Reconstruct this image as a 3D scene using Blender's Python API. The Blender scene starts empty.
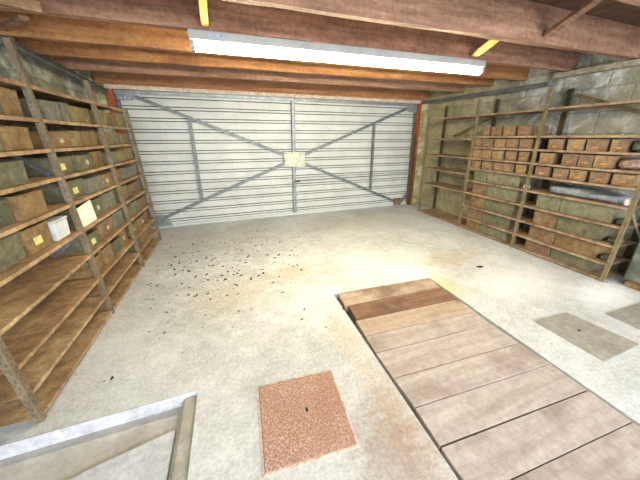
import bpy, bmesh, math, random
from mathutils import Vector, Matrix
random.seed(7)
scn = bpy.context.scene
C = scn.collection

# ------------------------------------------------------------------ camera
yaw, pit, rol = 0.36853, -0.38292, -0.00121
cy, sy, cp, sp = math.cos(yaw), math.sin(yaw), math.cos(pit), math.sin(pit)
fw = Vector((sy*cp, cy*cp, sp)); rt = Vector((cy, -sy, 0)); up = rt.cross(fw)
r2 = math.cos(rol)*rt + math.sin(rol)*up
u2 = -math.sin(rol)*rt + math.cos(rol)*up
cam_d = bpy.data.cameras.new('camera')
cam = bpy.data.objects.new('camera', cam_d); C.objects.link(cam)
cam.matrix_world = Matrix(((r2.x, u2.x, -fw.x, 1.3417), (r2.y, u2.y, -fw.y, -5.0266), (r2.z, u2.z, -fw.z, 1.3812), (0, 0, 0, 1)))
cam_d.sensor_width = 36; cam_d.lens = 15.187
cam_d.shift_x = -20.474/640; cam_d.shift_y = 6.316/640
cam_d.clip_start = 0.02
scn.camera = cam

# ------------------------------------------------------------------ world, daylight, exposure
w = bpy.data.worlds.new('world'); scn.world = w; w.use_nodes = True
bg = w.node_tree.nodes['Background']; bg.inputs[0].default_value = (0.86, 0.93, 1.0, 1); bg.inputs[1].default_value = 1.6
ld = bpy.data.lights.new('daylight_fill', 'AREA'); ld.shape = 'RECTANGLE'; ld.size = 5.0; ld.size_y = 2.4; ld.energy = 210; ld.color = (0.95, 0.98, 1.0)  # added area light behind the camera, fills in for unseen light at the open back
lo = bpy.data.objects.new('daylight_fill', ld); C.objects.link(lo)
lo.location = (2.5, -8.2, 1.5); lo.rotation_euler = (math.radians(86), 0, 0)
scn.view_settings.view_transform = 'Standard'; scn.view_settings.look = 'None'
scn.view_settings.exposure = 0.86; scn.view_settings.gamma = 1; scn.view_settings.use_curve_mapping = False

# ------------------------------------------------------------------ materials
def rgb(h):
    h = h.lstrip('#'); v = [int(h[i:i+2], 16)/255 for i in (0, 2, 4)]
    return tuple(x/12.92 if x <= 0.04045 else ((x+0.055)/1.055)**2.4 for x in v)+(1,)
class NT:
    def __init__(s, name):
        s.m = bpy.data.materials.new(name); s.m.use_nodes = True; s.t = s.m.node_tree
        s.b = s.t.nodes['Principled BSDF']; s.co = s.t.nodes.new('ShaderNodeTexCoord')
        s.geo = None
    def n(s, t, **k):
        x = s.t.nodes.new(t)
        for a, v in k.items():
            if a.startswith('i_'): x.inputs[a[2:].replace('_', ' ')].default_value = v
            else: setattr(x, a, v)
        return x
    def l(s, a, b): s.t.links.new(a, b)
    def coord(s, scale=(1, 1, 1), rnd=True, world=False):
        mp = s.n('ShaderNodeMapping'); mp.inputs['Scale'].default_value = scale
        if world:
            g = s.n('ShaderNodeNewGeometry'); s.l(g.outputs['Position'], mp.inputs['Vector'])
        else:
            s.l(s.co.outputs['Object'], mp.inputs['Vector'])
            if rnd:
                oi = s.n('ShaderNodeObjectInfo'); mu = s.n('ShaderNodeVectorMath', operation='SCALE')
                mu.inputs[0].default_value = (17.0, 29.0, 41.0); s.l(oi.outputs['Random'], mu.inputs['Scale'])
                s.l(mu.outputs[0], mp.inputs['Location'])
        return mp.outputs[0]
    def noise(s, co, scale, detail=4, rough=0.6, dist=0.0):
        x = s.n('ShaderNodeTexNoise'); x.inputs['Scale'].default_value = scale; x.inputs['Detail'].default_value = detail
        x.inputs['Roughness'].default_value = rough; x.inputs['Distortion'].default_value = dist
        s.l(co, x.inputs['Vector']); return x.outputs['Fac']
    def ramp(s, f, *st):
        x = s.n('ShaderNodeValToRGB'); e = x.color_ramp.elements
        while len(e) < len(st): e.new(0.5)
        for i, (p, c) in enumerate(st):
            e[i].position = p; e[i].color = rgb(c) if isinstance(c, str) else (c, c, c, 1)
        s.l(f, x.inputs[0]); return x.outputs[0]
    def mix(s, f, a, b, mode='MIX'):
        x = s.n('ShaderNodeMix', data_type='RGBA', blend_type=mode)
        for sock, v in ((x.inputs[0], f), (x.inputs[6], a), (x.inputs[7], b)):
            if isinstance(v, (int, float)): sock.default_value = v
            elif isinstance(v, str): sock.default_value = rgb(v)
            elif isinstance(v, tuple): sock.default_value = v
            else: s.l(v, sock)
        return x.outputs[2]
    def bump(s, f, strength=0.3, dist=0.01):
        x = s.n('ShaderNodeBump'); x.inputs['Strength'].default_value = strength; x.inputs['Distance'].default_value = dist
        s.l(f, x.inputs['Height']); s.l(x.outputs[0], s.b.inputs['Normal'])
    def done(s, col, rough=0.8, metal=0.0):
        if isinstance(col, str): s.b.inputs['Base Color'].default_value = rgb(col)
        else: s.l(col, s.b.inputs['Base Color'])
        s.b.inputs['Roughness'].default_value = rough; s.b.inputs['Metallic'].default_value = metal
        return s.m
M = {}
def mottled(name, a, b, c, scale=9, rough=0.75, metal=0.0, stretch=(1, 1, 1), bump=0.15, mid=0.5, fine=70, amt=0.5):
    t = NT(name); co = t.coord(stretch)
    f = t.noise(co, scale, 6, 0.65); col = t.ramp(f, (0.3, a), (mid, b), (0.72, c))
    g = t.noise(co, fine, 2); g2 = t.noise(co, scale*3.5, 5, 0.7, 0.4); col = t.mix(amt, col, t.ramp(g2, (0.36, 0.2), (0.64, 0.8)), 'OVERLAY'); col = t.mix(amt*0.6, col, t.ramp(g, (0.3, 0.25), (0.7, 0.85)), 'OVERLAY')
    t.bump(g, bump, 0.004); M[name] = t.done(col, rough, metal); return M[name]
mottled('shelf_rust', '#785e44', '#9c7e5c', '#b6a07a', 4, 0.7, 0.0, (1, 1, 1))
mottled('shelf_brown', '#6c5642', '#907660', '#a69474', 4, 0.7, 0.0)
mottled('post_grey', '#5e523e', '#746650', '#877a64', 10, 0.65, 0.1, amt=0.25)
mottled('slot_dark', '#3e3628', '#4a4030', '#544a3a', 10)
mottled('bin_green', '#4e4e3a', '#62604a', '#76684c', 5)
mottled('bin_dark_green', '#424636', '#545640', '#6e6446', 5)
mottled('bin_rust', '#665030', '#7c6240', '#86744c', 5)
mottled('bin_ochre', '#665838', '#7e7048', '#928460', 5)
mottled('bin_grey', '#5a5c50', '#6e6e5e', '#827c66', 5)
mottled('bin_red_brown', '#664e3c', '#7a6048', '#827054', 5)
mottled('bin_sage', '#5e6250', '#74745c', '#80705a', 4)
mottled('box_brown', '#685442', '#7e6650', '#90785e', 6)
mottled('box_tan', '#745e44', '#8c7254', '#9e8666', 6)
mottled('label_pale', '#8f8a70', '#b4ac8c', '#d8d0b4', 60)
mottled('label_yellow', '#a8a050', '#d0c878', '#e2dea0', 40)
mottled('brass', '#9d6a34', '#c88844', '#e0a860', 30, 0.5, 0.1)
mottled('card_white', '#d8d0b4', '#ece4cc', '#f4eedb', 8)
mottled('plastic_grey', '#666b70', '#787e84', '#8e9499', 6, 0.5)
mottled('plastic_white', '#b4b8bc', '#c8caca', '#d8d8d6', 6, 0.5, amt=0.2)
mottled('pink_bag', '#8a6e5a', '#9a7c68', '#ac9480', 6, 0.5)
mottled('dark_bag', '#30382e', '#454d40', '#5b6250', 6, 0.5)
mottled('seam_shade', '#343636', '#424444', '#525454', 6, 0.7)
mottled('steel_dark', '#55585a', '#6d7072', '#828484', 12, 0.5, 0.4)
mottled('steel_mid', '#70767c', '#878e94', '#a0a6aa', 12, 0.45, 0.4, amt=0.25)
mottled('plate_grey', '#9a9a88', '#b0b09c', '#c4c2b0', 18, 0.5, 0.2)
mottled('red_timber', '#7a3418', '#98482a', '#b4704a', 6, 0.7, 0, (6, 6, 0.8))
mottled('old_timber_v', '#4c3c2c', '#64503a', '#7c6a50', 6, 0.8, 0, (6, 6, 0.8))
mottled('leaf', '#3c2e22', '#52402c', '#6e5a3c', 30, 0.9)
mottled('panel_green_grey', '#4c5248', '#646a5e', '#7c8072', 4, 0.8)
mottled('ledge_stone', '#8a8470', '#a6a08a', '#bab49e', 6, 0.9)
mottled('lamp_body', '#84888a', '#909494', '#9a9c9a', 4, 0.5, amt=0.08)
mottled('sticker', '#6c7aa0', '#8a96b4', '#a0aac0', 60, 0.5)
def wood(name, a, b, c, ax=0, sc=3.0, world=False, stain=None):
    t = NT(name); s = [sc*6]*3; s[ax] = sc*0.45
    co = t.coord(tuple(s), world=world); f = t.noise(co, 1.0, 6, 0.62, 0.4)
    col = t.ramp(f, (0.28, a), (0.5, b), (0.75, c))
    co2 = t.coord((1, 1, 1), world=world); g = t.noise(co2, 2.2, 4)
    g4 = t.noise(t.coord((9, 9, 9), world=world), 3.0, 6, 0.75, 0.5); col = t.mix(t.ramp(g, (0.5, 0.0), (0.66, 0.7 if 'board' in name else 0.45)), col, stain or a); col = t.mix(0.25 if 'board' in name else 0.45, col, t.ramp(g4, (0.36, 0.22), (0.62, 0.76)), 'OVERLAY')
    t.bump(f, 0.25, 0.004); M[name] = t.done(col, 0.8); return M[name]
wood('joist_wood', '#664838', '#8c6852', '#ae8a74', 0, stain='#5a3e2e')
wood('joist_orange', '#74482c', '#96663c', '#b08454', 0, stain='#5e3a24')
wood('lintel_wood', '#7a4e32', '#986846', '#b08862', 0)
wood('strut_wood_lit', '#96783c', '#c0a050', '#d4bc70', 1)  # yellow of the lamp's light put into the wood colour
wood('strut_brown', '#7a5a40', '#967454', '#b09070', 0)
wood('board_wood', '#94867e', '#aa9e98', '#bcb0aa', 0, 2.4, stain='#86756a')
wood('board_mixed', '#8e7a6a', '#a39080', '#b4a496', 0, 2.4, stain='#5a4232')
wood('board_dark', '#5a402e', '#765844', '#927660', 0, 2.4, stain='#463022')
wood('ceiling_wood', '#4a3428', '#604638', '#785a48', 1)
# walls: big rendered blocks with whitewash, green and ochre stains
def wall_mat(name, axis, a, b, c, joint):
    t = NT(name); g = t.n('ShaderNodeNewGeometry'); sep = t.n('ShaderNodeSeparateXYZ'); t.l(g.outputs['Position'], sep.inputs[0])
    cb = t.n('ShaderNodeCombineXYZ'); t.l(sep.outputs[axis], cb.inputs[0]); t.l(sep.outputs[2], cb.inputs[1])
    br = t.n('ShaderNodeTexBrick'); t.l(cb.outputs[0], br.inputs['Vector'])
    br.inputs['Scale'].default_value = 1; br.inputs['Brick Width'].default_value = 0.46; br.inputs['Row Height'].default_value = 0.235
    br.inputs['Mortar Size'].default_value = 0.012; br.inputs['Mortar Smooth'].default_value = 0.6
    co = t.coord((1, 1, 1), world=True)
    f = t.noise(co, 4.0, 8, 0.72, 0.6); col = t.ramp(f, (0.36, a), (0.5, b), (0.6, c))
    st = t.noise(co, 1.1, 3); col = t.mix(t.ramp(st, (0.46, 0.0), (0.62, 0.5)), col, '#a29a6c')
    if name == 'wall_stone':
        yr = t.n('ShaderNodeMapRange'); yr.inputs['From Min'].default_value = -2.6; yr.inputs['From Max'].default_value = -0.9; t.l(sep.outputs[1], yr.inputs['Value'])
        col = t.mix(t.mix(1.0, yr.outputs[0], t.ramp(f, (0.3, 0.35), (0.6, 0.75)), 'MULTIPLY'), col, '#b4a66a')
    col = t.mix(t.ramp(br.outputs['Fac'], (0.0, 0.0), (1.0, 0.28)), col, joint)
    fine = t.noise(co, 22, 5, 0.7); mx = t.mix(0.5, br.outputs['Fac'], fine)
    inv = t.n('ShaderNodeInvert'); t.l(mx, inv.inputs['Color']); t.bump(inv.outputs[0], 0.7, 0.02)
    M[name] = t.done(col, 0.92)
wall_mat('wall_stone', 1, '#787c76', '#a4a8a2', '#dcdedc', '#808074')
wall_mat('wall_stone_left', 1, '#646a60', '#8e9286', '#d4d6cc', '#70705e')
wall_mat('wall_front_stone', 0, '#86805c', '#b0a884', '#d8d0b4', '#8a8064')
# concrete floor
t = NT('floor_concrete'); co = t.coord((1, 1, 1), world=True)
f = t.noise(co, 1.3, 6, 0.6, 0.3); col = t.ramp(f, (0.3, '#aeb0ae'), (0.5, '#bec0c0'), (0.7, '#ccd0d2'))
g = t.noise(co, 9, 6, 0.7); col = t.mix(0.5, col, t.ramp(g, (0.3, 0.3), (0.7, 0.66)), 'OVERLAY')
def patch(x, y, rx, ry, colr, amt, sc=7):
    """a patch of colour on the concrete with its own ragged outline: worn stains and painted light"""
    global col
    mp = t.n('ShaderNodeMapping'); mp.vector_type = 'TEXTURE'; mp.inputs['Location'].default_value = (x, y, 0); mp.inputs['Scale'].default_value = (rx, ry, 1)
    ge = t.n('ShaderNodeNewGeometry'); t.l(ge.outputs['Position'], mp.inputs['Vector'])
    gr = t.n('ShaderNodeTexGradient', gradient_type='SPHERICAL'); t.l(mp.outputs[0], gr.inputs[0])
    nn = t.noise(co, sc, 6, 0.7)
    mu = t.n('ShaderNodeMath', operation='MULTIPLY'); t.l(gr.outputs['Fac'], mu.inputs[0]); t.l(nn, mu.inputs[1])
    col = t.mix(t.ramp(mu.outputs[0], (0.1, 0.0), (0.4, amt)), col, colr)
patch(1.77, -2.35, 0.45, 0.3, '#c7a878', 0.35)
patch(1.98, -4.2, 0.2, 0.7, '#b0947a', 0.55, 16)
patch(1.95, -3.5, 0.16, 0.5, '#c0a888', 0.4, 16)
patch(3.16, -3.2, 0.25, 0.3, '#b8b878', 0.6)
patch(1.2, -0.9, 1.4, 0.8, '#b8b29c', 0.3)
patch(3.3, -0.9, 1.6, 0.8, '#b8b29c', 0.3)
patch(3.7, -2.7, 0.8, 0.35, '#a88a68', 0.4)
patch(1.2, -2.6, 0.6, 0.5, '#b59a70', 0.3, 14)
patch(1.85, -4.35, 0.35, 0.5, '#8c7462', 0.6, 16)
patch(3.9, -3.4, 0.9, 0.5, '#e4e4e4', 0.7)  # paler patch in the floor colour
patch(4.5, -3.85, 0.6, 0.35, '#eceef2', 0.9)  # bluish-white light falling by the right rack, painted into the floor colour
g3 = t.noise(co, 48, 5, 0.8, 0.3); col = t.mix(0.42, col, t.ramp(g3, (0.35, 0.24), (0.62, 0.72)), 'OVERLAY')
vo = t.n('ShaderNodeTexVoronoi'); vo.inputs['Scale'].default_value = 16; t.l(co, vo.inputs['Vector'])
sp_ = t.ramp(vo.outputs['Distance'], (0.03, 1.0), (0.1, 0.0)); pm = t.ramp(t.noise(co, 2.2, 3), (0.47, 0.0), (0.6, 0.8))
col = t.mix(t.mix(1.0, sp_, pm, 'MULTIPLY'), col, '#8a6f52')
t.bump(g3, 0.3, 0.006); M['floor_concrete'] = t.done(col, 0.85)
mottled('recess_concrete', '#a09c96', '#aca8a2', '#b8b4ae', 2, 0.9, 0, (1, 1, 1), 0.1, 0.5, 40, amt=0.25)
mottled('kerb_white', '#a8aab0', '#b8bac0', '#c8cace', 5, 0.9, amt=0.25)
mottled('kerb_ridge', '#9c988e', '#a8a498', '#b4b0a4', 3, 0.9, amt=0.25)
mottled('pit_dark', '#3a332c', '#484038', '#585046', 5, 0.9)
mottled('slab_grey', '#87837a', '#918d84', '#9c988e', 6, 0.9, 0, (1,1,1), 0.1, 0.5, 40, amt=0.25)
mottled('frame_rim', '#b09884', '#c4b0a0', '#d0c4b8', 14, 0.7)
t = NT('rusty_plate'); co = t.coord((1, 1, 1))
f = t.noise(co, 110, 3, 0.7); g = t.noise(co, 5, 4)
col = t.ramp(f, (0.36, '#8e624a'), (0.52, '#a88676'), (0.64, '#c4b0a4')); col = t.mix(t.ramp(g, (0.4, 0.0), (0.7, 0.5)), col, '#8e6048')
t.bump(f, 0.5, 0.004); M['rusty_plate'] = t.done(col, 0.8)
t = NT('door_white'); co = t.coord((1, 1, 1)); f = t.noise(co, 3, 5); g = t.noise(co, 40, 3)
col = t.ramp(f, (0.3, '#b2b4b0'), (0.6, '#c2c4c0')); col = t.mix(0.25, col, t.ramp(g, (0.3, 0.35), (0.7, 0.7)), 'OVERLAY')
M['door_white'] = t.done(col, 0.45)
t = NT('tube_glow'); t.b.inputs['Emission Color'].default_value = (1.0, 0.89, 0.60, 1); t.b.inputs['Emission Strength'].default_value = 66.0
M['tube_glow'] = t.done('#fff6dc', 0.5)
M['hole'] = NT('hole').done('#0c0b0a', 0.9)

# ------------------------------------------------------------------ mesh helpers
class MB:
    def __init__(s): s.bm = bmesh.new(); s.idx = 0
    def box(s, a, b):
        (x0, y0, z0), (x1, y1, z1) = a, b
        return s.hexa([(x0, y0, z0), (x1, y0, z0), (x1, y1, z0), (x0, y1, z0)], [(x0, y0, z1), (x1, y0, z1), (x1, y1, z1), (x0, y1, z1)])
    def hexa(s, lo_, hi_):
        v = [s.bm.verts.new(p) for p in list(lo_)+list(hi_)]; n = len(lo_); fs = []
        fs.append(s.bm.faces.new(v[:n][::-1])); fs.append(s.bm.faces.new(v[n:]))
        for i in range(n):
            j = (i+1) % n; fs.append(s.bm.faces.new((v[i], v[j], v[n+j], v[n+i])))
        for f in fs: f.material_index = s.idx
        return v
    def beam(s, p, q, wd, ht, upv=(0, 0, 1)):
        """rectangular bar from p to q: wd across, ht along upv"""
        p, q = Vector(p), Vector(q); d = (q-p).normalized(); u = Vector(upv); u = (u-d*u.dot(d)).normalized(); r = d.cross(u)
        lo_ = [p+r*a*wd/2+u*b*ht/2 for a, b in ((-1, -1), (1, -1), (1, 1), (-1, 1))]
        return s.hexa(lo_, [x+(q-p) for x in lo_])
    def tube(s, p, q, rad, seg=10, rad2=None):
        p, q = Vector(p), Vector(q); d = (q-p).normalized(); u = Vector((0, 0, 1)) if abs(d.z) < 0.9 else Vector((1, 0, 0))
        u = (u-d*u.dot(d)).normalized(); r = d.cross(u); rad2 = rad if rad2 is None else rad2
        an = [2*math.pi*i/seg for i in range(seg)]
        return s.hexa([p+(r*math.cos(a)+u*math.sin(a))*rad for a in an], [q+(r*math.cos(a)+u*math.sin(a))*rad2 for a in an])
    def bevel(s, w_=0.004, seg=2):
        bmesh.ops.recalc_face_normals(s.bm, faces=s.bm.faces)
        bmesh.ops.bevel(s.bm, geom=list(s.bm.edges), offset=w_, segments=seg, affect='EDGES', clamp_overlap=True); return s
    def build(s, name, mats, parent=None, origin=None, smooth=False):
        bmesh.ops.recalc_face_normals(s.bm, faces=s.bm.faces)
        o_ = Vector(origin) if origin is not None else Vector((0, 0, 0))
        if parent is not None and origin is None:
            o_ = wloc(parent)
        bmesh.ops.translate(s.bm, verts=s.bm.verts, vec=-o_)
        me = bpy.data.meshes.new(name); s.bm.to_mesh(me); s.bm.free()
        for m in (mats if isinstance(mats, (list, tuple)) else [mats]): me.materials.append(M[m])
        if smooth:
            for f in me.polygons: f.use_smooth = True
        o = bpy.data.objects.new(name, me); C.objects.link(o)
        if parent is not None: o.parent = parent; o.location = o_-wloc(parent)
        else: o.location = o_
        return o
def wloc(o):
    v = Vector(o.location); p = o.parent
    while p: v = v+Vector(p.location); p = p.parent
    return v
def tag(o, label, cat, group=None, kind=None):
    o['label'] = label; o['category'] = cat
    if group: o['group'] = group
    if kind: o['kind'] = kind
    return o
def thing(name, loc, label, cat, group=None):
    o = bpy.data.objects.new(name, None); o.empty_display_size = 0.05; C.objects.link(o); o.location = loc
    return tag(o, label, cat, group)
def struct(name, mb, mats, label, cat, origin=None):
    return tag(mb.build(name, mats, None, origin), label, cat, None, 'structure')

# ------------------------------------------------------------------ the shell
YB = -6.4
XL, XR = -0.2, 5.15
pitL, pitR, pitY = 2.075, 3.135, -2.94
recX, recY = 0.975, -3.64
# floor slab built as solid blocks around the recess and the inspection pit
m = MB()
m.box((XL, recY, -0.15), (pitL, 0.2, 0)); m.box((recX, YB, -0.15), (pitL, recY, 0))
m.hexa([(pitL, pitY, -0.15), (pitR, pitY-0.068, -0.15), (pitR, 0.2, -0.15), (pitL, 0.2, -0.15)], [(pitL, pitY, 0), (pitR, pitY-0.068, 0), (pitR, 0.2, 0), (pitL, 0.2, 0)]); m.box((pitR, YB, -0.15), (XR, 0.2, 0))
m.idx = 1
m.box((XL, YB, -0.2), (recX, recY, -0.085))
m.idx = 2
m.box((pitL-0.1, YB, -0.9), (pitR+0.1, pitY+0.1, -0.85))
m.box((pitL-0.02, YB, -0.85), (pitL+0.07, pitY, -0.056)); m.box((pitR-0.07, YB, -0.85), (pitR+0.02, pitY, -0.056))
m.box((pitL, pitY-0.04, -0.85), (pitR, pitY+0.02, -0.056))
m.idx = 3
m.box((XL, recY-0.004, -0.084), (recX, recY+0.002, 0.0015))
floor = struct('floor', m, ['floor_concrete', 'recess_concrete', 'pit_dark', 'kerb_white'], 'pale worn concrete garage floor with rust stains, a recess and a boarded pit', 'floor')
m = MB()   # rounded cement ridge along the side of the recess
pts = [(0.875, -0.084), (0.885, -0.05), (0.905, -0.03), (0.94, -0.026), (0.968, -0.034), (0.973, -0.084)]
m.hexa([(x, recY-0.005, z) for x, z in pts], [(x-0.01, YB, z) for x, z in pts])
struct('trim_1', m, 'kerb_ridge', 'rough cement ridge along the side of the floor recess', 'kerb')
m = MB(); m.hexa([(XL, -4.06, -0.0845), (0.55, -3.86, -0.0845), (0.868, -3.8, -0.0845), (0.868, -4.9, -0.0845), (XL, -4.9, -0.0845)],
                 [(XL, -4.06, -0.066), (0.55, -3.86, -0.066), (0.868, -3.8, -0.066), (0.868, -4.9, -0.066), (XL, -4.9, -0.066)])
struct('trim_2', m, 'kerb_white', 'pale raised screed patch at the bottom of the floor recess', 'screed')
m = MB(); m.box((XL-0.15, YB, -0.1), (XL, 0.2, 2.3)); struct('wall_left', m, 'wall_stone_left', 'grey-green rendered block wall behind the left shelving', 'wall')
m = MB(); m.box((XR, YB, -0.1), (XR+0.15, 0.2, 2.3)); struct('wall_right', m, 'wall_stone', 'whitewashed grey block wall behind the right shelving', 'wall')
m = MB(); m.box((XL, 0.0, 0), (-0.11, 0.2, 2.05)); m.box((4.985, -0.02, 0), (XR, 0.2, 2.06)); m.box((XL, 0.06, 2.06), (XR, 0.2, 2.3))
struct('wall_front', m, 'wall_front_stone', 'rough ochre-stained masonry either side of the garage door', 'wall')
m = MB()
n = 30
for i in range(n):
    x0 = XL-0.1+(XR-XL+0.2)*i/n; x1 = XL-0.1+(XR-XL+0.2)*(i+1)/n-0.006
    m.box((x0, YB, 2.31), (x1, 0.2, 2.335))
struct('ceiling', m, 'ceiling_wood', 'dark brown boards of the floor above, over the joists', 'ceiling')

# ------------------------------------------------------------------ joists (bottom edge height rises slightly to the right)
def joist(y, z0, z1, mat, label, th=0.06, dep=0.23, x0=XL+0.002, x1=XR-0.002, dy=0.0):
    t_ = thing('ceiling_joist', (x0, y, z0), label, 'joist', 'ceiling joists')
    m = MB(); ns = 14; rr = random.Random(int(-y*100))
    for i in range(0, 1):
        lo_ = [(x0, y, z0), (x1, y+dy, z1), (x1, y+th+dy, z1), (x0, y+th, z0)]
        m.hexa(lo_, [(a, b, 2.305) for a, b, c_ in lo_])
    bmesh.ops.subdivide_edges(m.bm, edges=[e for e in m.bm.edges if abs(e.verts[0].co.x-e.verts[1].co.x) > 1], cuts=24)
    for v in m.bm.verts:
        if v.co.z < 2.2: v.co.z += rr.uniform(-0.004, 0.004); v.co.y += rr.uniform(-0.002, 0.002)
    m.build('beam', mat, t_); return t_
joist(-3.76, 2.07, 2.145, 'joist_wood', 'rough brown ceiling joist nearest the camera, cut by the top right corner', dy=-0.06)
joist(-3.2, 2.03, 2.08, 'joist_wood', 'rough brown ceiling joist with a lamplit lower edge, in front of the lamp')
joist(-2.63, 2.04, 2.078, 'joist_wood', 'brown ceiling joist that carries the fluorescent lamp')
joist(-2.05, 2.045, 2.078, 'joist_orange', 'orange-brown ceiling joist just behind the fluorescent lamp')
joist(-1.52, 2.045, 2.095, 'joist_orange', 'orange-brown ceiling joist, second behind the fluorescent lamp')
joist(-0.95, 2.045, 2.085, 'joist_wood', 'brown ceiling joist, the last before the timber over the door')
t_ = thing('door_lintel', (2.4, -0.06, 2.046), 'orange-brown timber lintel lying over the garage door', 'lintel')
m = MB(); m.box((-0.19, -0.06, 2.046), (5.1, 0.055, 2.3)); m.bevel(0.006, 1); m.build('beam', 'lintel_wood', t_)
m = MB(); m.box((-0.1, -0.05, 1.994), (4.97, 0.0, 2.045)); m.build('packing_strip', 'frame_rim', t_)

def strut(name, p, q, label, wd=0.045, ht=0.02, mt='strut_wood_lit'):
    o = thing(name, p, label, 'strut', 'struts between the joists'); m = MB(); m.beam(p, q, wd, ht); m.bevel(0.002, 1); m.build('batten', mt, o); return o
strut('joist_strut', (1.30, -2.655, 2.07), (1.33, -3.14, 2.22), 'lamplit wooden strut rising from the left end of the fluorescent lamp')
strut('joist_strut', (3.61, -2.655, 2.095), (3.54, -3.14, 2.2), 'lamplit wooden strut rising from the right end of the fluorescent lamp', 0.075)
strut('joist_strut', (3.76, -3.222, 2.12), (3.60, -3.72, 2.22), 'brown wooden strut above the lamplit one, near the top right', 0.06, 0.03, 'joist_wood')
strut('joist_strut', (0.47, -2.652, 2.055), (-0.19, -2.652, 2.125), 'wide brown wooden batten along a joist in the top left corner', 0.03, 0.05, 'strut_brown')
strut('joist_strut', (0.27, -2.40, 2.07), (0.0, -2.07, 2.075), 'narrow brown wooden strut in the top left corner, behind the wide one', 0.05, 0.02, 'joist_wood')
t_ = thing('wall_plate', (5.09, -2.6, 2.0), 'pale grey timber wall plate along the top of the right wall', 'beam')
m = MB(); m.hexa([(5.06, YB, 1.955), (5.06, -2.45, 2.035), (5.148, -2.45, 2.035), (5.148, YB, 1.955)], [(5.06, YB, 2.0), (5.06, -2.45, 2.085), (5.148, -2.45, 2.085), (5.148, YB, 2.0)])
m.build('beam', 'ledge_stone', t_)

# ------------------------------------------------------------------ fluorescent lamp
t_ = thing('fluorescent_lamp', (2.48, -2.605, 2.06), 'long white fluorescent batten lamp, lit, fixed under a ceiling joist', 'lamp')
def lx(x, z): return z+(x-1.19)*0.011
a, b = 1.19, 3.77
prof = [(-2.655, 2.052), (-2.555, 2.052), (-2.555, 2.004), (-2.575, 1.99), (-2.635, 1.99), (-2.655, 2.0)]
m = MB(); m.hexa([(a, y, z-0.012) for y, z in prof], [(b, y, lx(b, z)-0.012) for y, z in prof]); m.build('housing', 'lamp_body', t_)
m = MB(); pr = [(-2.605+0.043*math.cos(k), 1.968+0.026*math.sin(k)-0.012) for k in [math.pi*2*i/16 for i in range(16)]]
m.hexa([(a+0.03, y, z) for y, z in pr], [(b-0.03, y, lx(b, z)) for y, z in pr]); m.build('tube', 'tube_glow', t_, smooth=True)
for x in (a, b-0.03):
    m = MB(); pr2 = [(-2.605+0.05*math.cos(k), 1.968+0.032*math.sin(k)-0.012) for k in [math.pi*2*i/16 for i in range(16)]]
    m.hexa([(x, y, lx(x, z)) for y, z in pr2], [(x+0.028, y, lx(x, z)) for y, z in pr2]); m.build('end_cap', 'lamp_body', t_)
m = MB(); m.box((1.31, -2.6585, 2.012), (1.42, -2.6555, 2.028)); m.build('sticker', 'sticker', t_)

# ------------------------------------------------------------------ garage door
dr = thing('door_1', (2.44, 0.03, 0.0), 'white ribbed metal up-and-over garage door with grey cross bracing', 'garage door'); dr['kind'] = 'structure'
m = MB(); prof = [(0.03, 0.045)]
for i in range(13):
    zc = 0.105+0.1522*i
    for ze in (zc-0.02, zc+0.02): prof += [(0.03, ze-0.0065), (0.04, ze-0.004), (0.04, ze+0.004), (0.03 if ze > zc else 0.024, ze+0.0065)]
    prof[-5] = (0.024, zc-0.014); prof[-4] = (0.024, zc+0.014)
prof.append((0.03, 2.03))
full = prof+[(0.05, 2.03), (0.05, 0.045)]
m.hexa([(-0.02, y, z) for y, z in full], [(4.89, y, z) for y, z in full])
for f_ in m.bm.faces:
    if len(f_.verts) == 4 and max(v.co.y for v in f_.verts) > 0.035 and max(v.co.y for v in f_.verts) < 0.045: f_.material_index = 1  # groove faces coloured dark to stand in for shade in the seams
m.build('ribbed_panel', ['door_white', 'seam_shade'], dr)
def dpart(name, mb, mat): return mb.build(name, mat, dr)
m = MB(); m.box((-0.02, -0.02, 1.945), (4.89, 0.012, 1.99)); dpart('top_rail', m, 'steel_mid')
m = MB(); m.box((-0.02, -0.015, 0.012), (4.89, 0.012, 0.05)); dpart('bottom_rail', m, 'door_white')
for x in (-0.02, 4.85):
    m = MB(); m.box((x, -0.015, 0.05), (x+0.04, 0.012, 1.945)); dpart('side_stile', m, 'steel_dark')
m = MB()
m.hexa([(2.315, -0.022, 0.05), (2.325, -0.03, 0.05), (2.365, -0.03, 0.05), (2.375, -0.022, 0.05), (2.375, 0.012, 0.05), (2.315, 0.012, 0.05)],
       [(2.4, -0.022, 1.94), (2.41, -0.03, 1.94), (2.45, -0.03, 1.94), (2.46, -0.022, 1.94), (2.46, 0.012, 1.94), (2.4, 0.012, 1.94)])
m.idx = 1
for i in range(2):
    dx = (-0.012, 0.0)[i]
    m.hexa([(2.338+i*0.012, -0.0315, 0.06), (2.342+i*0.012, -0.0315, 0.06), (2.342+i*0.012, -0.03, 0.06), (2.338+i*0.012, -0.03, 0.06)],
           [(2.423+i*0.012, -0.0315, 1.93), (2.427+i*0.012, -0.0315, 1.93), (2.427+i*0.012, -0.03, 1.93), (2.423+i*0.012, -0.03, 1.93)])
dpart('mullion', m, ['steel_mid', 'steel_dark'])
for p, q in (((0.2, 1.92), (2.24, 1.1)), ((4.72, 1.925), (2.56, 1.09)), ((0.2, 0.17), (2.24, 0.965)), ((4.5, 0.115), (2.56, 0.955))):
    m = MB(); m.beam((p[0], -0.03, p[1]), (q[0], -0.03, q[1]), 0.022, 0.042); dpart('diagonal_brace', m, 'steel_dark')
for x, z0, z1, tl in ((0.82, 0.44, 1.65, -0.02), (3.955, 0.38, 1.64, -0.015)):
    m = MB(); m.beam((x+tl, -0.02, z0), (x-tl, -0.02, z1), 0.045, 0.02, (0, 1, 0)); dpart('stiffener', m, 'steel_dark')
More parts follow.
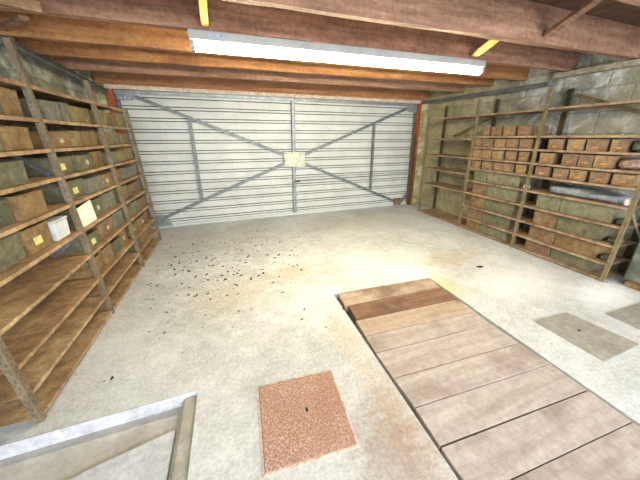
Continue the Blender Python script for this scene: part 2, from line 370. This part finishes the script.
m = MB(); m.hexa([(x, -0.05, z) for x, z in ((2.215, 0.9), (2.57, 0.885), (2.58, 1.0), (2.585, 1.14), (2.235, 1.15), (2.215, 1.1))],
                 [(x, -0.035, z) for x, z in ((2.215, 0.9), (2.57, 0.885), (2.58, 1.0), (2.585, 1.14), (2.235, 1.15), (2.215, 1.1))])
pl_ = dpart('lock_plate', m, 'plate_grey')
for x, z in ((2.25, 0.93), (2.54, 0.92), (2.26, 1.12), (2.55, 1.11)):
    m = MB(); m.tube((x, -0.05, z), (x, -0.056, z), 0.009, 8); m.build('bolt', 'steel_dark', pl_)
m = MB(); m.tube((2.385, -0.03, 0.64), (2.385, -0.075, 0.64), 0.012, 10); m.beam((2.37, -0.075, 0.64), (2.46, -0.075, 0.645), 0.02, 0.03); dpart('handle', m, 'slot_dark')
m = MB(); m.tube((2.45, -0.02, 0.645), (4.8, -0.02, 0.665), 0.007, 6); dpart('lock_rod', m, 'steel_dark')
m = MB(); m.hexa([(x, -0.042, z) for x, z in ((0.0, 1.865), (0.17, 1.865), (0.215, 1.9), (0.215, 1.985), (0.0, 1.985))], [(x, -0.028, z) for x, z in ((0.0, 1.865), (0.17, 1.865), (0.215, 1.9), (0.215, 1.985), (0.0, 1.985))])
cb = dpart('corner_bracket', m, 'steel_mid')
for i in range(3):
    m = MB(); m.tube((0.05+0.05*i, -0.042, 1.89), (0.05+0.05*i, -0.05, 1.89), 0.01, 8); m.build('bolt', 'plastic_white', cb)
m = MB(); m.hexa([(x, -0.042, z) for x, z in ((4.885, 1.84), (4.72, 1.84), (4.66, 1.87), (4.66, 1.95), (4.885, 1.97))], [(x, -0.028, z) for x, z in ((4.885, 1.84), (4.72, 1.84), (4.66, 1.87), (4.66, 1.95), (4.885, 1.97))]); dpart('corner_bracket', m, 'steel_mid')
m = MB(); m.hexa([(x, -0.03, z) for x, z in ((0.0, 0.03), (0.3, 0.03), (0.22, 0.22), (0.0, 0.22))], [(x, -0.018, z) for x, z in ((0.0, 0.03), (0.3, 0.03), (0.22, 0.22), (0.0, 0.22))]); dpart('corner_bracket', m, 'steel_mid')
m = MB(); m.box((4.52, -0.08, 0.015), (4.56, -0.016, 0.16)); m.box((4.62, -0.08, 0.015), (4.66, -0.016, 0.16)); m.box((4.56, -0.03, 0.03), (4.62, -0.016, 0.15)); m.tube((4.54, -0.055, 0.1), (4.64, -0.055, 0.1), 0.02, 10)
dpart('roller_bracket', m, 'bin_red_brown')
m = MB(); m.beam((4.66, -0.03, 0.03), (4.85, -0.03, 0.25), 0.02, 0.04); dpart('corner_strap', m, 'steel_dark')
for nm, x0, x1, lab in (('door_jamb', -0.11, -0.025, 'reddish-brown timber jamb on the left of the garage door'), ('door_jamb', 4.9, 4.985, 'reddish-brown timber jamb on the right of the garage door')):
    o = thing(nm, ((x0+x1)/2, 0, 0), lab, 'door jamb', 'garage door jambs')
    m = MB(); m.box((x0, -0.045, 0.0), (x1, 0.05, 2.019)); m.bevel(0.005, 1); m.build('post', 'red_timber', o)
o = thing('door_guide', (4.86, -0.07, 0), 'dark upright steel guide channel beside the right door jamb', 'guide')
m = MB(); m.box((4.845, -0.06, 0.0), (4.85, -0.02, 1.4)); m.box((4.895, -0.09, 0.0), (4.9, -0.05, 1.4)); m.box((4.845, -0.062, 0.0), (4.9, -0.057, 1.4)); m.build('channel', 'old_timber_v', o)
m = MB(); m.tube((4.87, -0.085, 0.0), (4.87, -0.085, 1.45), 0.012, 8); m.build('rod', 'slot_dark', o)
for nm, p, q, lab in (('door_track', (4.945, -0.06, 2.005), (4.99, -2.45, 1.972), 'dark steel door track running along the top of the right wall'),
                      ('door_track', (-0.085, -0.06, 1.945), (-0.085, -1.95, 2.03), 'grey steel door track running along the top of the left wall')):
    o = thing(nm, p, lab, 'track', 'garage door tracks')
    m = MB(); p, q = Vector(p), Vector(q)
    m.beam(p, q, 0.004, 0.05); m.beam(p+Vector((0.017, 0, 0.023)), q+Vector((0.017, 0, 0.023)), 0.034, 0.004); m.beam(p+Vector((0.017, 0, -0.023)), q+Vector((0.017, 0, -0.023)), 0.034, 0.004)
    m.build('rail', 'steel_dark', o)
    m = MB(); m.beam(q, q+Vector((0.11 if q.x > 2 else -0.1, 0, 0.0)), 0.03, 0.02); m.build('bracket', 'steel_mid', o)
o = thing('conduit_pipe', (-0.17, -0.3, 1.9), 'pale thin conduit pipe above the left door track', 'pipe')
m = MB(); m.tube((-0.18, -0.2, 2.0), (-0.18, -1.9, 2.085), 0.012, 8); m.build('pipe', 'lamp_body', o)

# ------------------------------------------------------------------ shelving racks
LZ = [.035, .184, .346, .551, .745, .946, 1.134, 1.315, 1.496, 1.691]
RZ = [.035, .196, .386, .583, .772, .952, 1.097, 1.251, 1.40, 1.5, 1.687]
T, FL, DEP = 0.003, 0.033, 0.38
def slotted_post(root, x, y0, h, side, front=True, foot=0.0):
    """L angle; side=+1: its face looks to +x (left rack). The second flange sits on the camera side at y0."""
    m = MB(); s = side
    if front:
        m.box((min(x, x-s*T), y0, foot), (max(x, x-s*T), y0+FL, h)); m.box((min(x-s*T, x-s*FL), y0, foot), (max(x-s*T, x-s*FL), y0+T, h))
        m.idx = 1; k = 0.03
        while k < h-0.03:
            m.box((min(x, x+s*0.0006), y0+0.010, k), (max(x, x+s*0.0006), y0+0.013, k+0.014)); m.box((min(x, x+s*0.0006), y0+0.021, k+0.022), (max(x, x+s*0.0006), y0+0.024, k+0.036))
            m.box((min(x-s*0.012, x-s*0.015), y0-0.0006, k), (max(x-s*0.012, x-s*0.015), y0, k+0.016)); m.box((min(x-s*0.023, x-s*0.026), y0-0.0006, k+0.020), (max(x-s*0.023, x-s*0.026), y0, k+0.036))
            k += 0.05
    else:
        wd = FL if side > 0 else 0.075
        m.box((min(x, x+s*T), y0, foot), (max(x, x+s*T), y0+wd, h)); m.box((min(x+s*T, x+s*FL), y0, foot), (max(x+s*T, x+s*FL), y0+T, h))
    m.build('front_post' if front else 'rear_post', ['post_grey' if side > 0 else 'post_brown' if front else 'post_dark', 'slot_dark'], root)
mottled('post_dark', '#3e362a', '#50463a', '#62564a', 8, 0.7, 0.1)
mottled('post_brown', '#605238', '#786a4a', '#8c7c5c', 10, 0.65, 0.1, amt=0.25)
def shelf(root, xf, side, ya, yb, z, mat, rr, thick=0.024):
    """pressed steel tray: top sheet with folded lips front and back, slightly sagged"""
    m = MB(); s = side; x0 = xf-s*(T+0.001); x1 = xf-s*DEP
    sag = rr.uniform(0.0, 0.004); nseg = 6
    for i in range(nseg):
        a_, b_ = i/nseg, (i+1)/nseg
        za, zb = z-sag*4*a_*(1-a_), z-sag*4*b_*(1-b_); y_a, y_b = ya+(yb-ya)*a_, ya+(yb-ya)*b_
        m.hexa([(x0, y_a, za-0.002), (x0, y_b, zb-0.002), (x1, y_b, zb-0.002), (x1, y_a, za-0.002)], [(x0, y_a, za), (x0, y_b, zb), (x1, y_b, zb), (x1, y_a, za)])
        for xx in (x0, x1+s*0.002):
            m.hexa([(xx, y_a, za-thick), (xx, y_b, zb-thick), (xx-s*0.002, y_b, zb-thick), (xx-s*0.002, y_a, za-thick)], [(xx, y_a, za-0.002), (xx, y_b, zb-0.002), (xx-s*0.002, y_b, zb-0.002), (xx-s*0.002, y_a, za-0.002)])
        m.hexa([(x0, y_a, za-thick), (x0, y_b, zb-thick), (x0-s*0.014, y_b, zb-thick), (x0-s*0.014, y_a, za-thick)], [(x0, y_a, za-thick+0.002), (x0, y_b, zb-thick+0.002), (x0-s*0.014, y_b, zb-thick+0.002), (x0-s*0.014, y_a, za-thick+0.002)])
    return m.build('shelf', mat, root)
rr = random.Random(3)
xl = 0.2378
LY = [-3.56, -2.558, -1.6, -0.66]                       # post near edges, camera to door
rackL = thing('shelving_rack', (0.05, -2.1, 0), 'tall rusty slotted-angle shelving rack full of bins along the left wall', 'shelving rack', 'steel shelving racks')
for y, h in zip(LY, (1.93, 1.92, 1.86, 1.7)):
    slotted_post(rackL, xl, y, h, 1); slotted_post(rackL, xl-DEP-0.002, y, h, 1, False)
for bi in range(3):
    for k, z in enumerate(LZ):
        shelf(rackL, xl, 1, LY[bi]+T+0.001, LY[bi+1]-0.001, z, 'shelf_rust', rr)
for z0, z1, f in ((1.1, 1.3, 0.6), (0.72, 0.56, 0.6)):
    m = MB(); m.beam((xl-0.02, LY[1]+0.008, z0), (xl-DEP*f, LY[1]+0.008, z1), 0.004, 0.03); m.build('brace', 'steel_dark', rackL)
m = MB(); m.beam((xl-0.02, LY[0]-0.004, 0.45), (xl-DEP, LY[0]-0.004, 0.12), 0.004, 0.03); m.build('brace', 'steel_dark', rackL)

xr = 4.723
RY = [-3.731, -2.705, -1.73, -0.66]
rackR = thing('shelving_rack', (4.9, -2.2, 0), 'tall brown slotted-angle shelving rack along the right wall, one bay nearly empty', 'shelving rack', 'steel shelving racks')
for y, h in zip(RY, (1.93, 1.885, 1.885, 1.715)):
    slotted_post(rackR, xr, y, h, -1); slotted_post(rackR, xr+DEP+0.002, y, max(h, 1.9), -1, False)
for bi in range(3):
    zs = RZ[:9]+[RZ[10]] if bi < 2 else [RZ[0], 0.578, 0.858, 1.098, 1.365, RZ[10]]
    for z in zs:
        shelf(rackR, xr, -1, RY[bi]+T+0.001, RY[bi+1]-0.001, z, 'shelf_brown', rr)
for p, q in (((5.095, -0.92, 1.40), (5.095, -1.66, 1.66)), ((5.095, -2.74, 1.83), (5.095, -3.66, 1.5))):
    m = MB(); m.beam(p, q, 0.004, 0.035); m.build('brace', 'post_brown', rackR)
m = MB(); m.beam((4.73, RY[0]-0.004, 0.73), (5.09, RY[0]-0.004, 0.42), 0.004, 0.03); m.build('brace', 'post_brown', rackR)

# ------------------------------------------------------------------ bins and boxes
def bin_(name, side, ya, yb, z, xf, h, dep, mat, label, cat, group, mark=None, clip=False, tilt=0.0):
    """open-topped storage bin, front facing the aisle, with a rolled rim, a label mark and a pull"""
    s = side; yc = (ya+yb)/2; w_ = yb-ya
    root = thing(name, (xf-s*dep/2, yc, z), label, cat, group)
    m = MB(); tk = 0.006; x0, x1 = xf, xf-s*dep; fl = 0.008
    lo_ = [(x0-s*fl, ya+0.004), (x0-s*fl, yb-0.004), (x1, yb-0.004), (x1, ya+0.004)]; hi_ = [(x0, ya), (x0, yb), (x1, yb), (x1, ya)]
    def ring(pts, zz): return [m.bm.verts.new((x, y, zz)) for x, y in pts]
    def inset(pts, d):
        xs = [p_[0] for p_ in pts]; ys = [p_[1] for p_ in pts]; cx, cy_ = (min(xs)+max(xs))/2, (min(ys)+max(ys))/2
        return [(x-math.copysign(d, x-cx), y-math.copysign(d, y-cy_)) for x, y in pts]
    rings = [ring(lo_, z+0.001), ring(hi_, z+h), ring(inset(hi_, tk), z+h), ring(inset(lo_, tk), z+tk)]
    for r0, r1 in zip(rings, rings[1:]):
        for i in range(4): m.bm.faces.new((r0[i], r0[(i+1) % 4], r1[(i+1) % 4], r1[i]))
    m.bm.faces.new(rings[0]); m.bm.faces.new(rings[-1])
    m.build('body', mat, root)
    m = MB()   # rolled front rim
    m.tube((x0+s*0.001, ya+0.002, z+h-0.004), (x0+s*0.001, yb-0.002, z+h-0.004), 0.0045, 6); m.build('rim', mat, root)
    if mark:
        m = MB(); rn = random.Random(int(abs(yc)*1000+z*777)); mw = min(0.075, w_*0.3); y0 = yc+rn.uniform(-0.03, 0.03); z0 = z+h*0.45
        xs = x0-s*fl*0.5+s*0.002
        if mark == 'yellow':
            m.box((min(xs, xs+s*0.002), y0-mw/2, z0-0.025), (max(xs, xs+s*0.002), y0+mw/2, z0+0.02))
        else:   # torn remains of a pale paper label
            n_ = 9; q_ = [(y0+mw*0.5*rn.uniform(0.45, 1.0)*math.cos(2*math.pi*i/n_), z0+0.03*rn.uniform(0.4, 1.0)*math.sin(2*math.pi*i/n_)) for i in range(n_)]
            m.hexa([(xs, y, z_) for y, z_ in q_], [(xs+s*0.0015, y, z_) for y, z_ in q_])
        m.build('label_mark', 'label_yellow' if mark == 'yellow' else 'label_pale', root)
    if clip:
        xs = x0-s*fl*0.65; zc = z+h*0.32
        m = MB(); m.beam((xs+s*0.002, yc-0.028, zc+0.004), (xs+s*0.002, yc+0.028, zc-0.002), 0.004, 0.010); m.tube((xs, yc-0.028, zc), (xs+s*0.012, yc, zc-0.006), 0.004, 6); m.tube((xs, yc+0.028, zc), (xs+s*0.012, yc, zc-0.006), 0.004, 6)
        m.build('label_clip', 'brass', root)
    return root
ORD = ['first', 'second', 'third', 'fourth', 'fifth', 'sixth', 'seventh', 'eighth', 'ninth']
MATW = {'bin_green': 'olive green', 'bin_dark_green': 'dark green', 'bin_rust': 'rusty brown', 'bin_ochre': 'ochre', 'bin_grey': 'grey', 'bin_red_brown': 'reddish brown', 'bin_sage': 'sage green', 'box_brown': 'brown', 'box_tan': 'tan brown'}
g_, d_, r_, o_, y_, e_ = 'bin_green', 'bin_dark_green', 'bin_rust', 'bin_ochre', 'bin_grey', 'bin_red_brown'
S_ = 'bin_sage'
LB = {'nearest': {8: [(-2.98, -2.782, d_, 0), (-2.776, -2.612, r_, 0)], 7: [(-3.2, -2.893, g_, 0), (-2.887, -2.637, r_, 0)], 6: [(-3.42, -3.135, g_, 0), (-3.126, -2.819, g_, 0)],
                  5: [(-3.31, -3.034, d_, 0), (-3.026, -2.777, r_, 0)], 4: [(-3.336, -3.055, g_, 0), (-3.048, -2.81, r_, 'yellow')]},
      'middle': {8: [(-2.413, -2.21, y_, 0), (-2.182, -2.068, y_, 0), (-2.046, -1.701, o_, 0)],
                 7: [(-2.458, -2.155, r_, 'pale'), (-2.15, -1.945, o_, 0), (-1.923, -1.65, r_, 0)],
                 6: [(-2.515, -2.239, g_, 'yellow'), (-2.206, -1.893, g_, 'pale'), (-1.886, -1.62, r_, 0)],
                 5: [(-2.501, -2.18, g_, 'yellow'), (-2.175, -1.867, y_, 0), (-1.86, -1.62, r_, 'pale')],
                 4: [(-2.515, -2.225, d_, 0), (-2.219, -1.985, g_, 'pale'), (-1.957, -1.636, y_, 0)],
                 3: [(-2.49, -2.258, g_, 'yellow'), (-2.232, -1.898, e_, 'pale'), (-1.892, -1.62, y_, 0)],
                 2: [(-2.515, -2.32, r_, 0), (-2.31, -2.11, r_, 0), (-2.097, -1.873, g_, 0), (-1.843, -1.646, r_, 'pale')]},
      'farthest': {8: [(-1.535, -1.299, o_, 0), (-1.272, -1.036, r_, 0), (-1.004, -0.726, o_, 0)], 7: [(-1.529, -1.225, o_, 0), (-1.195, -1.003, y_, 0), (-0.998, -0.739, o_, 0)],
                   6: [(-1.511, -1.292, y_, 0), (-1.26, -0.99, o_, 0), (-0.984, -0.704, o_, 0)], 5: [(-1.533, -1.264, r_, 'pale'), (-1.194, -0.754, y_, 0)],
                   4: [(-1.535, -1.273, o_, 0), (-1.235, -0.72, e_, 0)], 3: [(-1.53, -1.35, r_, 0), (-1.344, -1.105, y_, 0), (-1.099, -0.769, r_, 0)],
                   2: [(-1.53, -1.302, r_, 'pale'), (-1.276, -0.826, r_, 'pale')], 1: [(-1.53, -1.295, g_, 0), (-1.289, -0.777, r_, 0)]}}
LRow = {8: 'top', 7: 'second', 6: 'third', 5: 'fourth', 4: 'fifth', 3: 'sixth', 2: 'seventh', 1: 'eighth'}
rb = random.Random(11)
for bay, rows in LB.items():
    for k, bins in rows.items():
        n = len(bins)
        for i, (ya, yb, mt, mk) in enumerate(bins):
            pos = 'left' if i == 0 else 'right' if i == n-1 else ('middle' if n == 3 else ORD[i])
            gap = LZ[k+1]-LZ[k]-0.03
            h = min(gap-0.014, 0.158)*(rb.uniform(0.92, 0.99) if bay == 'nearest' else rb.uniform(0.78, 0.97))
            bin_('storage_bin', 1, ya, yb, LZ[k], xl-0.022-rb.uniform(0, 0.035), h, 0.3, mt,
                 '%s steel bin, %s in the %s row of left rack\'s %s bay' % (MATW[mt], pos+'most' if pos != 'middle' and not pos.startswith(('sec', 'th')) else pos, LRow[k], bay), 'bin', 'steel bins on the left rack', mk)
# right rack: small fibre boxes
RBX = {'middle': {8: [(-1.83, -1.956), (-1.989, -2.148), (-2.178, -2.338), (-2.379, -2.56)], 7: [(-1.74, -1.862), (-1.871, -2.042), (-2.075, -2.246), (-2.261, -2.432), (-2.452, -2.62)],
                  6: [(-1.74, -1.899), (-1.908, -2.072), (-2.085, -2.235), (-2.285, -2.444), (-2.479, -2.61)], 5: [(-1.745, -1.906), (-1.942, -2.116), (-2.135, -2.292), (-2.299, -2.447), (-2.475, -2.618)]},
       'near': {7: [(-2.802, -2.961), (-3.001, -3.164), (-3.185, -3.356), (-3.381, -3.505)], 6: [(-2.74, -2.897), (-2.989, -3.144), (-3.151, -3.285), (-3.292, -3.446)],
                5: [(-2.735, -2.894), (-2.938, -3.098), (-3.11, -3.265), (-3.301, -3.459), (-3.484, -3.647)]}}
RRow = {'middle': {8: 'top', 7: 'second', 6: 'third', 5: 'fourth'}, 'near': {7: 'top', 6: 'second', 5: 'third'}}
for bay, rows in RBX.items():
    for k, bx in rows.items():
        for i, (yb, ya) in enumerate(bx):
            mt = rb.choice(['box_brown', 'box_tan'])
            gap = RZ[k+1]-RZ[k]-0.03 if k < 8 else 0.135
            bin_('storage_box', -1, ya, yb, RZ[k], xr+0.02+rb.uniform(0, 0.015), min(gap-0.006, 0.118), 0.3, mt,
                 'small %s box, %s from left, %s box row, right rack\'s %s bay' % (MATW[mt], ORD[i], RRow[bay][k], bay), 'box', 'small brown boxes on the right rack', None, True)
# right rack: long old metal bins on the low shelves
e2 = 'bin_red_brown'
RBB = {'middle': {4: [(-1.816, -2.05, S_), (-2.056, -2.557, S_)], 3: [(-1.83, -2.08, e2), (-2.086, -2.575, S_)], 2: [(-1.83, -2.09, r_), (-2.096, -2.575, g_)], 1: [(-1.805, -2.09, e2), (-2.096, -2.561, g_)], 0: [(-1.83, -2.1, r_), (-2.106, -2.556, S_)]},
       'near': {3: [(-2.832, -3.1, S_), (-3.106, -3.594, S_)], 2: [(-2.847, -3.12, e2), (-3.126, -3.57, g_)], 1: [(-2.84, -3.15, e2), (-3.156, -3.575, r_)], 0: [(-2.835, -3.15, e2), (-3.156, -3.568, g_)]}}
for bay, rows in RBB.items():
    for k, bx in rows.items():
        for i, (yb, ya, mt) in enumerate(bx):
            bin_('storage_bin', -1, ya, yb, RZ[k], xr+0.045, RZ[k+1]-RZ[k]-0.029, 0.3, mt,
                 'wide %s metal bin, %s in the %s bin row, right rack\'s %s bay' % (MATW[mt], ('left', 'right')[i], ['top', 'second', 'third', 'fourth', 'bottom'][(4 if bay == 'middle' else 3)-k], bay), 'bin', 'wide metal bins on the right rack')

# ------------------------------------------------------------------ odds and ends on the racks
def blob(name, cx, cy_, z, sx, sy_, sz, mat, label, cat, seed, part='body', pw=2.6):
    """soft bag or bundle standing on a shelf"""
    root = thing(name, (cx, cy_, z), label, cat); m = MB(); rn = random.Random(seed)
    bmesh.ops.create_icosphere(m.bm, subdivisions=4, radius=1)
    ph = [rn.uniform(0, 6) for _ in range(6)]
    for v in m.bm.verts:
        c_ = v.co; d = (abs(c_.x)**pw+abs(c_.y)**pw+abs(c_.z)**pw)**(-1/pw)
        k = d*(1+0.05*math.sin(6*c_.x+ph[0])*math.sin(7*c_.y+ph[1])+0.04*math.sin(11*c_.z+ph[2]+4*c_.y))
        v.co = Vector((cx+c_.x*k*sx/2, cy_+c_.y*k*sy_/2, z+max(0, (c_.z*k*0.96+0.96)*sz/2)+0.001))
    m.build(part, mat, root, smooth=True); return root
blob('plastic_bag', 4.88, -3.535, RZ[6], 0.2, 0.15, 0.105, 'pink_bag', 'crumpled pinkish plastic bag at the right end of a box shelf', 'bag', 4)
blob('cloth_bundle', 4.88, -3.57, RZ[7], 0.2, 0.12, 0.105, 'dark_bag', 'dark green cloth bundle right of the brown boxes, near bay', 'bundle', 5)
o = thing('plastic_sheeting', (4.83, -3.27, RZ[4]), 'folded grey plastic sheeting lying on a shelf under the brown boxes', 'sheeting')
m = MB(); N = 28
prev = None
for j in range(15):
    f_ = j/14; y = -2.93-0.64*f_; vs = []
    for i in range(N):
        a_ = 2*math.pi*i/N; ex = 0.55; cx_ = abs(math.cos(a_))**ex*math.copysign(1, math.cos(a_)); cz_ = abs(math.sin(a_))**ex*math.copysign(1, math.sin(a_))
        hh = 0.048-0.012*f_+0.004*math.sin(9*f_+2*a_); zz = RZ[4]+0.001+hh+hh*cz_
        vs.append(m.bm.verts.new((4.915+(0.13+0.006*math.sin(14*f_))*cx_, y, zz)))
    if prev:
        for i in range(N): m.bm.faces.new((prev[i], prev[(i+1) % N], vs[(i+1) % N], vs[i]))
    else: m.bm.faces.new(vs)
    prev = vs
m.bm.faces.new(prev[::-1])
m.build('folds', 'plastic_grey', o, smooth=True)
blob('paper_wad', 4.765, -3.672, RZ[4], 0.06, 0.065, 0.085, 'plastic_white', 'crumpled white paper by the near right post', 'paper', 8)
blob('paper_wad', 4.78, -2.66, RZ[4], 0.07, 0.07, 0.06, 'plastic_white', 'crumpled white paper scrap beside the middle post of right rack', 'paper', 9)
for i, (k, yy) in enumerate(((3, -3.66), (2, -3.65), (1, -3.64))):
    blob('plastic_scrap', 4.85, yy, RZ[k], 0.16, 0.1, 0.06, 'dark_bag', 'dark plastic scrap beside near right post, %s of three' % ('topmost', 'middle', 'lowest')[i], 'scrap', 20+i)
o = thing('paper_card', (xl-0.03, -2.37, LZ[4]), 'blank cream paper card standing in front of a dark bin, left rack', 'card')
m = MB(); m.hexa([(xl-0.02, -2.5, LZ[4]), (xl-0.02, -2.23, LZ[4]), (xl-0.023, -2.23, LZ[4]), (xl-0.023, -2.5, LZ[4])], [(xl-0.026, -2.51, LZ[4]+0.14), (xl-0.026, -2.22, LZ[4]+0.165), (xl-0.029, -2.22, LZ[4]+0.165), (xl-0.029, -2.51, LZ[4]+0.14)])
m.build('sheet', 'card_white', o)
o = thing('plastic_tub', (xl-0.1, -2.71, LZ[4]), 'small whitish grey tub at the right end of a bin row', 'tub')
m = MB(); m.hexa([(xl-0.03, -2.79, LZ[4]+0.001), (xl-0.03, -2.64, LZ[4]+0.001), (xl-0.2, -2.64, LZ[4]+0.001), (xl-0.2, -2.79, LZ[4]+0.001)], [(xl-0.022, -2.8, LZ[4]+0.125), (xl-0.022, -2.63, LZ[4]+0.125), (xl-0.21, -2.63, LZ[4]+0.125), (xl-0.21, -2.8, LZ[4]+0.125)])
m.bevel(0.008, 2); m.build('body', 'plastic_white', o)
m = MB(); m.box((xl-0.215, -2.802, LZ[4]+0.122), (xl-0.018, -2.628, LZ[4]+0.134)); m.bevel(0.004, 1); m.build('lid', 'plastic_white', o)
o = thing('paper_bag', (xl-0.12, -2.72, LZ[8]+0.1), 'white folded paper poking out above the rusty bin in top row', 'paper')
m = MB(); m.hexa([(xl-0.12, -2.74, LZ[8]+0.01), (xl-0.12, -2.63, LZ[8]+0.01), (xl-0.14, -2.63, LZ[8]+0.01), (xl-0.14, -2.74, LZ[8]+0.01)], [(xl-0.12, -2.76, LZ[8]+0.165), (xl-0.12, -2.62, LZ[8]+0.162), (xl-0.125, -2.62, LZ[8]+0.162), (xl-0.125, -2.76, LZ[8]+0.165)])
m.build('sheet', 'plastic_white', o)

# ------------------------------------------------------------------ floor things
BL = [(2.116, -2.947, 3.128, -3.015), (2.102, -3.167, 3.103, -3.207), (2.105, -3.387, 3.11, -3.44), (2.098, -3.581, 3.1, -3.64), (2.09, -3.76, 3.09, -3.815), (2.092, -3.988, 3.1, -4.051), (2.098, -4.196, 3.11, -4.257), (2.092, -4.408, 3.112, -4.47), (2.09, -4.62, 3.105, -4.675), (2.09, -4.83, 3.1, -4.88), (2.09, -5.05, 3.1, -5.1)]
BN = ['pale worn board, farthest of the boards over the floor pit', 'dark brown stained board, second from the far end of the pit', 'stained brown board, third from the far end of the pit', 'pale grey board, fourth from the far end of the pit', 'pale grey board, fifth from the far end of the pit', 'pale grey board, sixth from the far end of the pit', 'pale grey board, seventh from the far end of the pit', 'pale grey board, eighth from the far end, at the frame edge', 'pale grey board in the bottom right corner, ninth from far end', 'pale grey board outside the corner, tenth from the far end']
for i in range(9):
    (xa, ya, xb, yb), (xc, yc, xd, yd) = BL[i], BL[i+1]
    gp = 0.006 if i not in (7,) else 0.011
    o = thing('pit_board', ((xa+xb)/2, (ya+yc)/2, -0.056), BN[i], 'board', 'boards over the inspection pit')
    m = MB(); q = [(xa+(0.03 if i == 1 else 0), ya-gp), (xb, yb-gp*0.7), (xd, yd), (xc+(0.012 if i == 1 else 0), yc)]
    ht = 0.004+(i % 3)*0.002
    m.hexa([(x, y, -0.056) for x, y in q], [(x, y, ht) for x, y in q]); m.bevel(0.0015, 1)
    m.build('plank', 'board_dark' if i == 1 else 'board_mixed' if i in (0, 2) else 'board_wood', o)
# manhole cover
q = [(1.306, -3.753), (1.753, -3.791), (1.725, -4.265), (1.288, -4.229)]
o = thing('manhole_cover', (1.52, -4.01, 0.0), 'square rust-speckled metal manhole cover set in the concrete floor', 'manhole cover')
cx, cy_ = 1.518, -4.01
def sc(q_, k): return [(cx+(x-cx)*k, cy_+(y-cy_)*k) for x, y in q_]
m = MB(); A_, B_ = sc(q, 1.03), sc(q, 0.985)
for i in range(4):
    j = (i+1) % 4; m.hexa([A_[i]+(0.0003,), A_[j]+(0.0003,), B_[j]+(0.0003,), B_[i]+(0.0003,)], [A_[i]+(0.004,), A_[j]+(0.004,), B_[j]+(0.006,), B_[i]+(0.006,)])
m.build('frame', 'frame_rim', o)
m = MB(); B_ = sc(q, 0.975); m.hexa([p_+(0.0003,) for p_ in B_], [p_+(0.009,) for p_ in B_]); m.bevel(0.003, 1); m.build('plate', 'rusty_plate', o)
m = MB(); m.hexa([(x, y, 0.0091) for x, y in ((1.535, -3.985), (1.547, -3.986), (1.546, -4.012), (1.534, -4.011))], [(x, y, 0.0096) for x, y in ((1.535, -3.985), (1.547, -3.986), (1.546, -4.012), (1.534, -4.011))]); m.build('keyhole', 'hole', o)
for q, lab in ((((3.447, -3.906), (3.82, -3.936), (3.894, -4.373), (3.464, -4.375)), 'grey concrete cover slab in the floor right of the boarded pit'), (((4.103, -4.061), (4.64, -4.08), (4.64, -4.6), (4.12, -4.6)), 'grey concrete cover slab at the right edge of the floor')):
    cx = sum(p_[0] for p_ in q)/4; cy_ = sum(p_[1] for p_ in q)/4
    o = thing('cover_slab', (cx, cy_, 0), lab, 'slab', 'cover slabs in the floor')
    m = MB(); m.hexa([p_+(0.0003,) for p_ in q], [p_+(0.007,) for p_ in q]); m.bevel(0.003, 1); m.build('slab', 'slab_grey', o)
    m = MB(); m.tube((cx, cy_+0.03, 0.007), (cx, cy_+0.03, 0.0075), 0.012, 10); m.build('lifting_hole', 'hole', o)
# leaning panel and batten at the right edge
o = thing('timber_batten', (4.93, -4.2, 0), 'short brown timber block on the floor under the leaning panel', 'timber')
m = MB(); m.box((4.84, -4.5, 0.001), (4.97, -3.84, 0.05)); m.bevel(0.006, 1); m.build('block', 'bin_rust', o)
o = thing('board_panel', (4.93, -4.2, 0.05), 'grey-green board panel standing on edge beyond the right rack', 'panel')
m = MB(); m.box((4.9, -4.75, 0.051), (4.93, -3.8, 0.62)); m.bevel(0.004, 1); m.build('sheet', 'panel_green_grey', o)
# dry leaf scraps blown over the concrete
lm = []
for sdd in range(4):
    rn = random.Random(sdd); m = MB(); n = 8; vs = []
    for i in range(n):
        a_ = 2*math.pi*i/n; r0 = (0.8+0.4*rn.random()); vs.append(m.bm.verts.new((math.cos(a_)*r0*0.017, math.sin(a_)*r0*0.009, 0.002+0.006*abs(math.cos(a_))*rn.random())))
    c_ = m.bm.verts.new((0, 0, 0.001))
    for i in range(n): m.bm.faces.new((vs[i], vs[(i+1) % n], c_))
    me = bpy.data.meshes.new('leaf'); bmesh.ops.solidify(m.bm, geom=list(m.bm.faces), thickness=0.001); m.bm.to_mesh(me); m.bm.free(); me.materials.append(M['leaf']); lm.append(me)
rn = random.Random(5); cnt = 0
while cnt < 240:
    x = rn.gauss(0.95, 0.65); y = rn.gauss(-1.9, 0.75)
    if not (0.34 < x < 2.4 and -3.4 < y < -0.3): continue
    o = bpy.data.objects.new('leaf_scrap', lm[cnt % 4]); C.objects.link(o); o.location = (x, y, 0.0005); o.rotation_euler = (0, 0, rn.uniform(0, 6.28)); k = rn.choice((0.5, 0.7, 0.9, 1.2)); o.scale = (k, k, k)
    tag(o, 'small dry leaf scrap lying on the pale concrete floor left of centre', 'leaf', 'dry leaf scraps on the floor'); cnt += 1
o = bpy.data.objects.new('leaf', lm[1]); C.objects.link(o); o.location = (3.84, -3.0, 0.0005); o.scale = (2.6, 2.2, 1.5); o.rotation_euler = (0, 0, -0.2)
tag(o, 'larger dark dry leaf alone on the floor before the right rack', 'leaf')
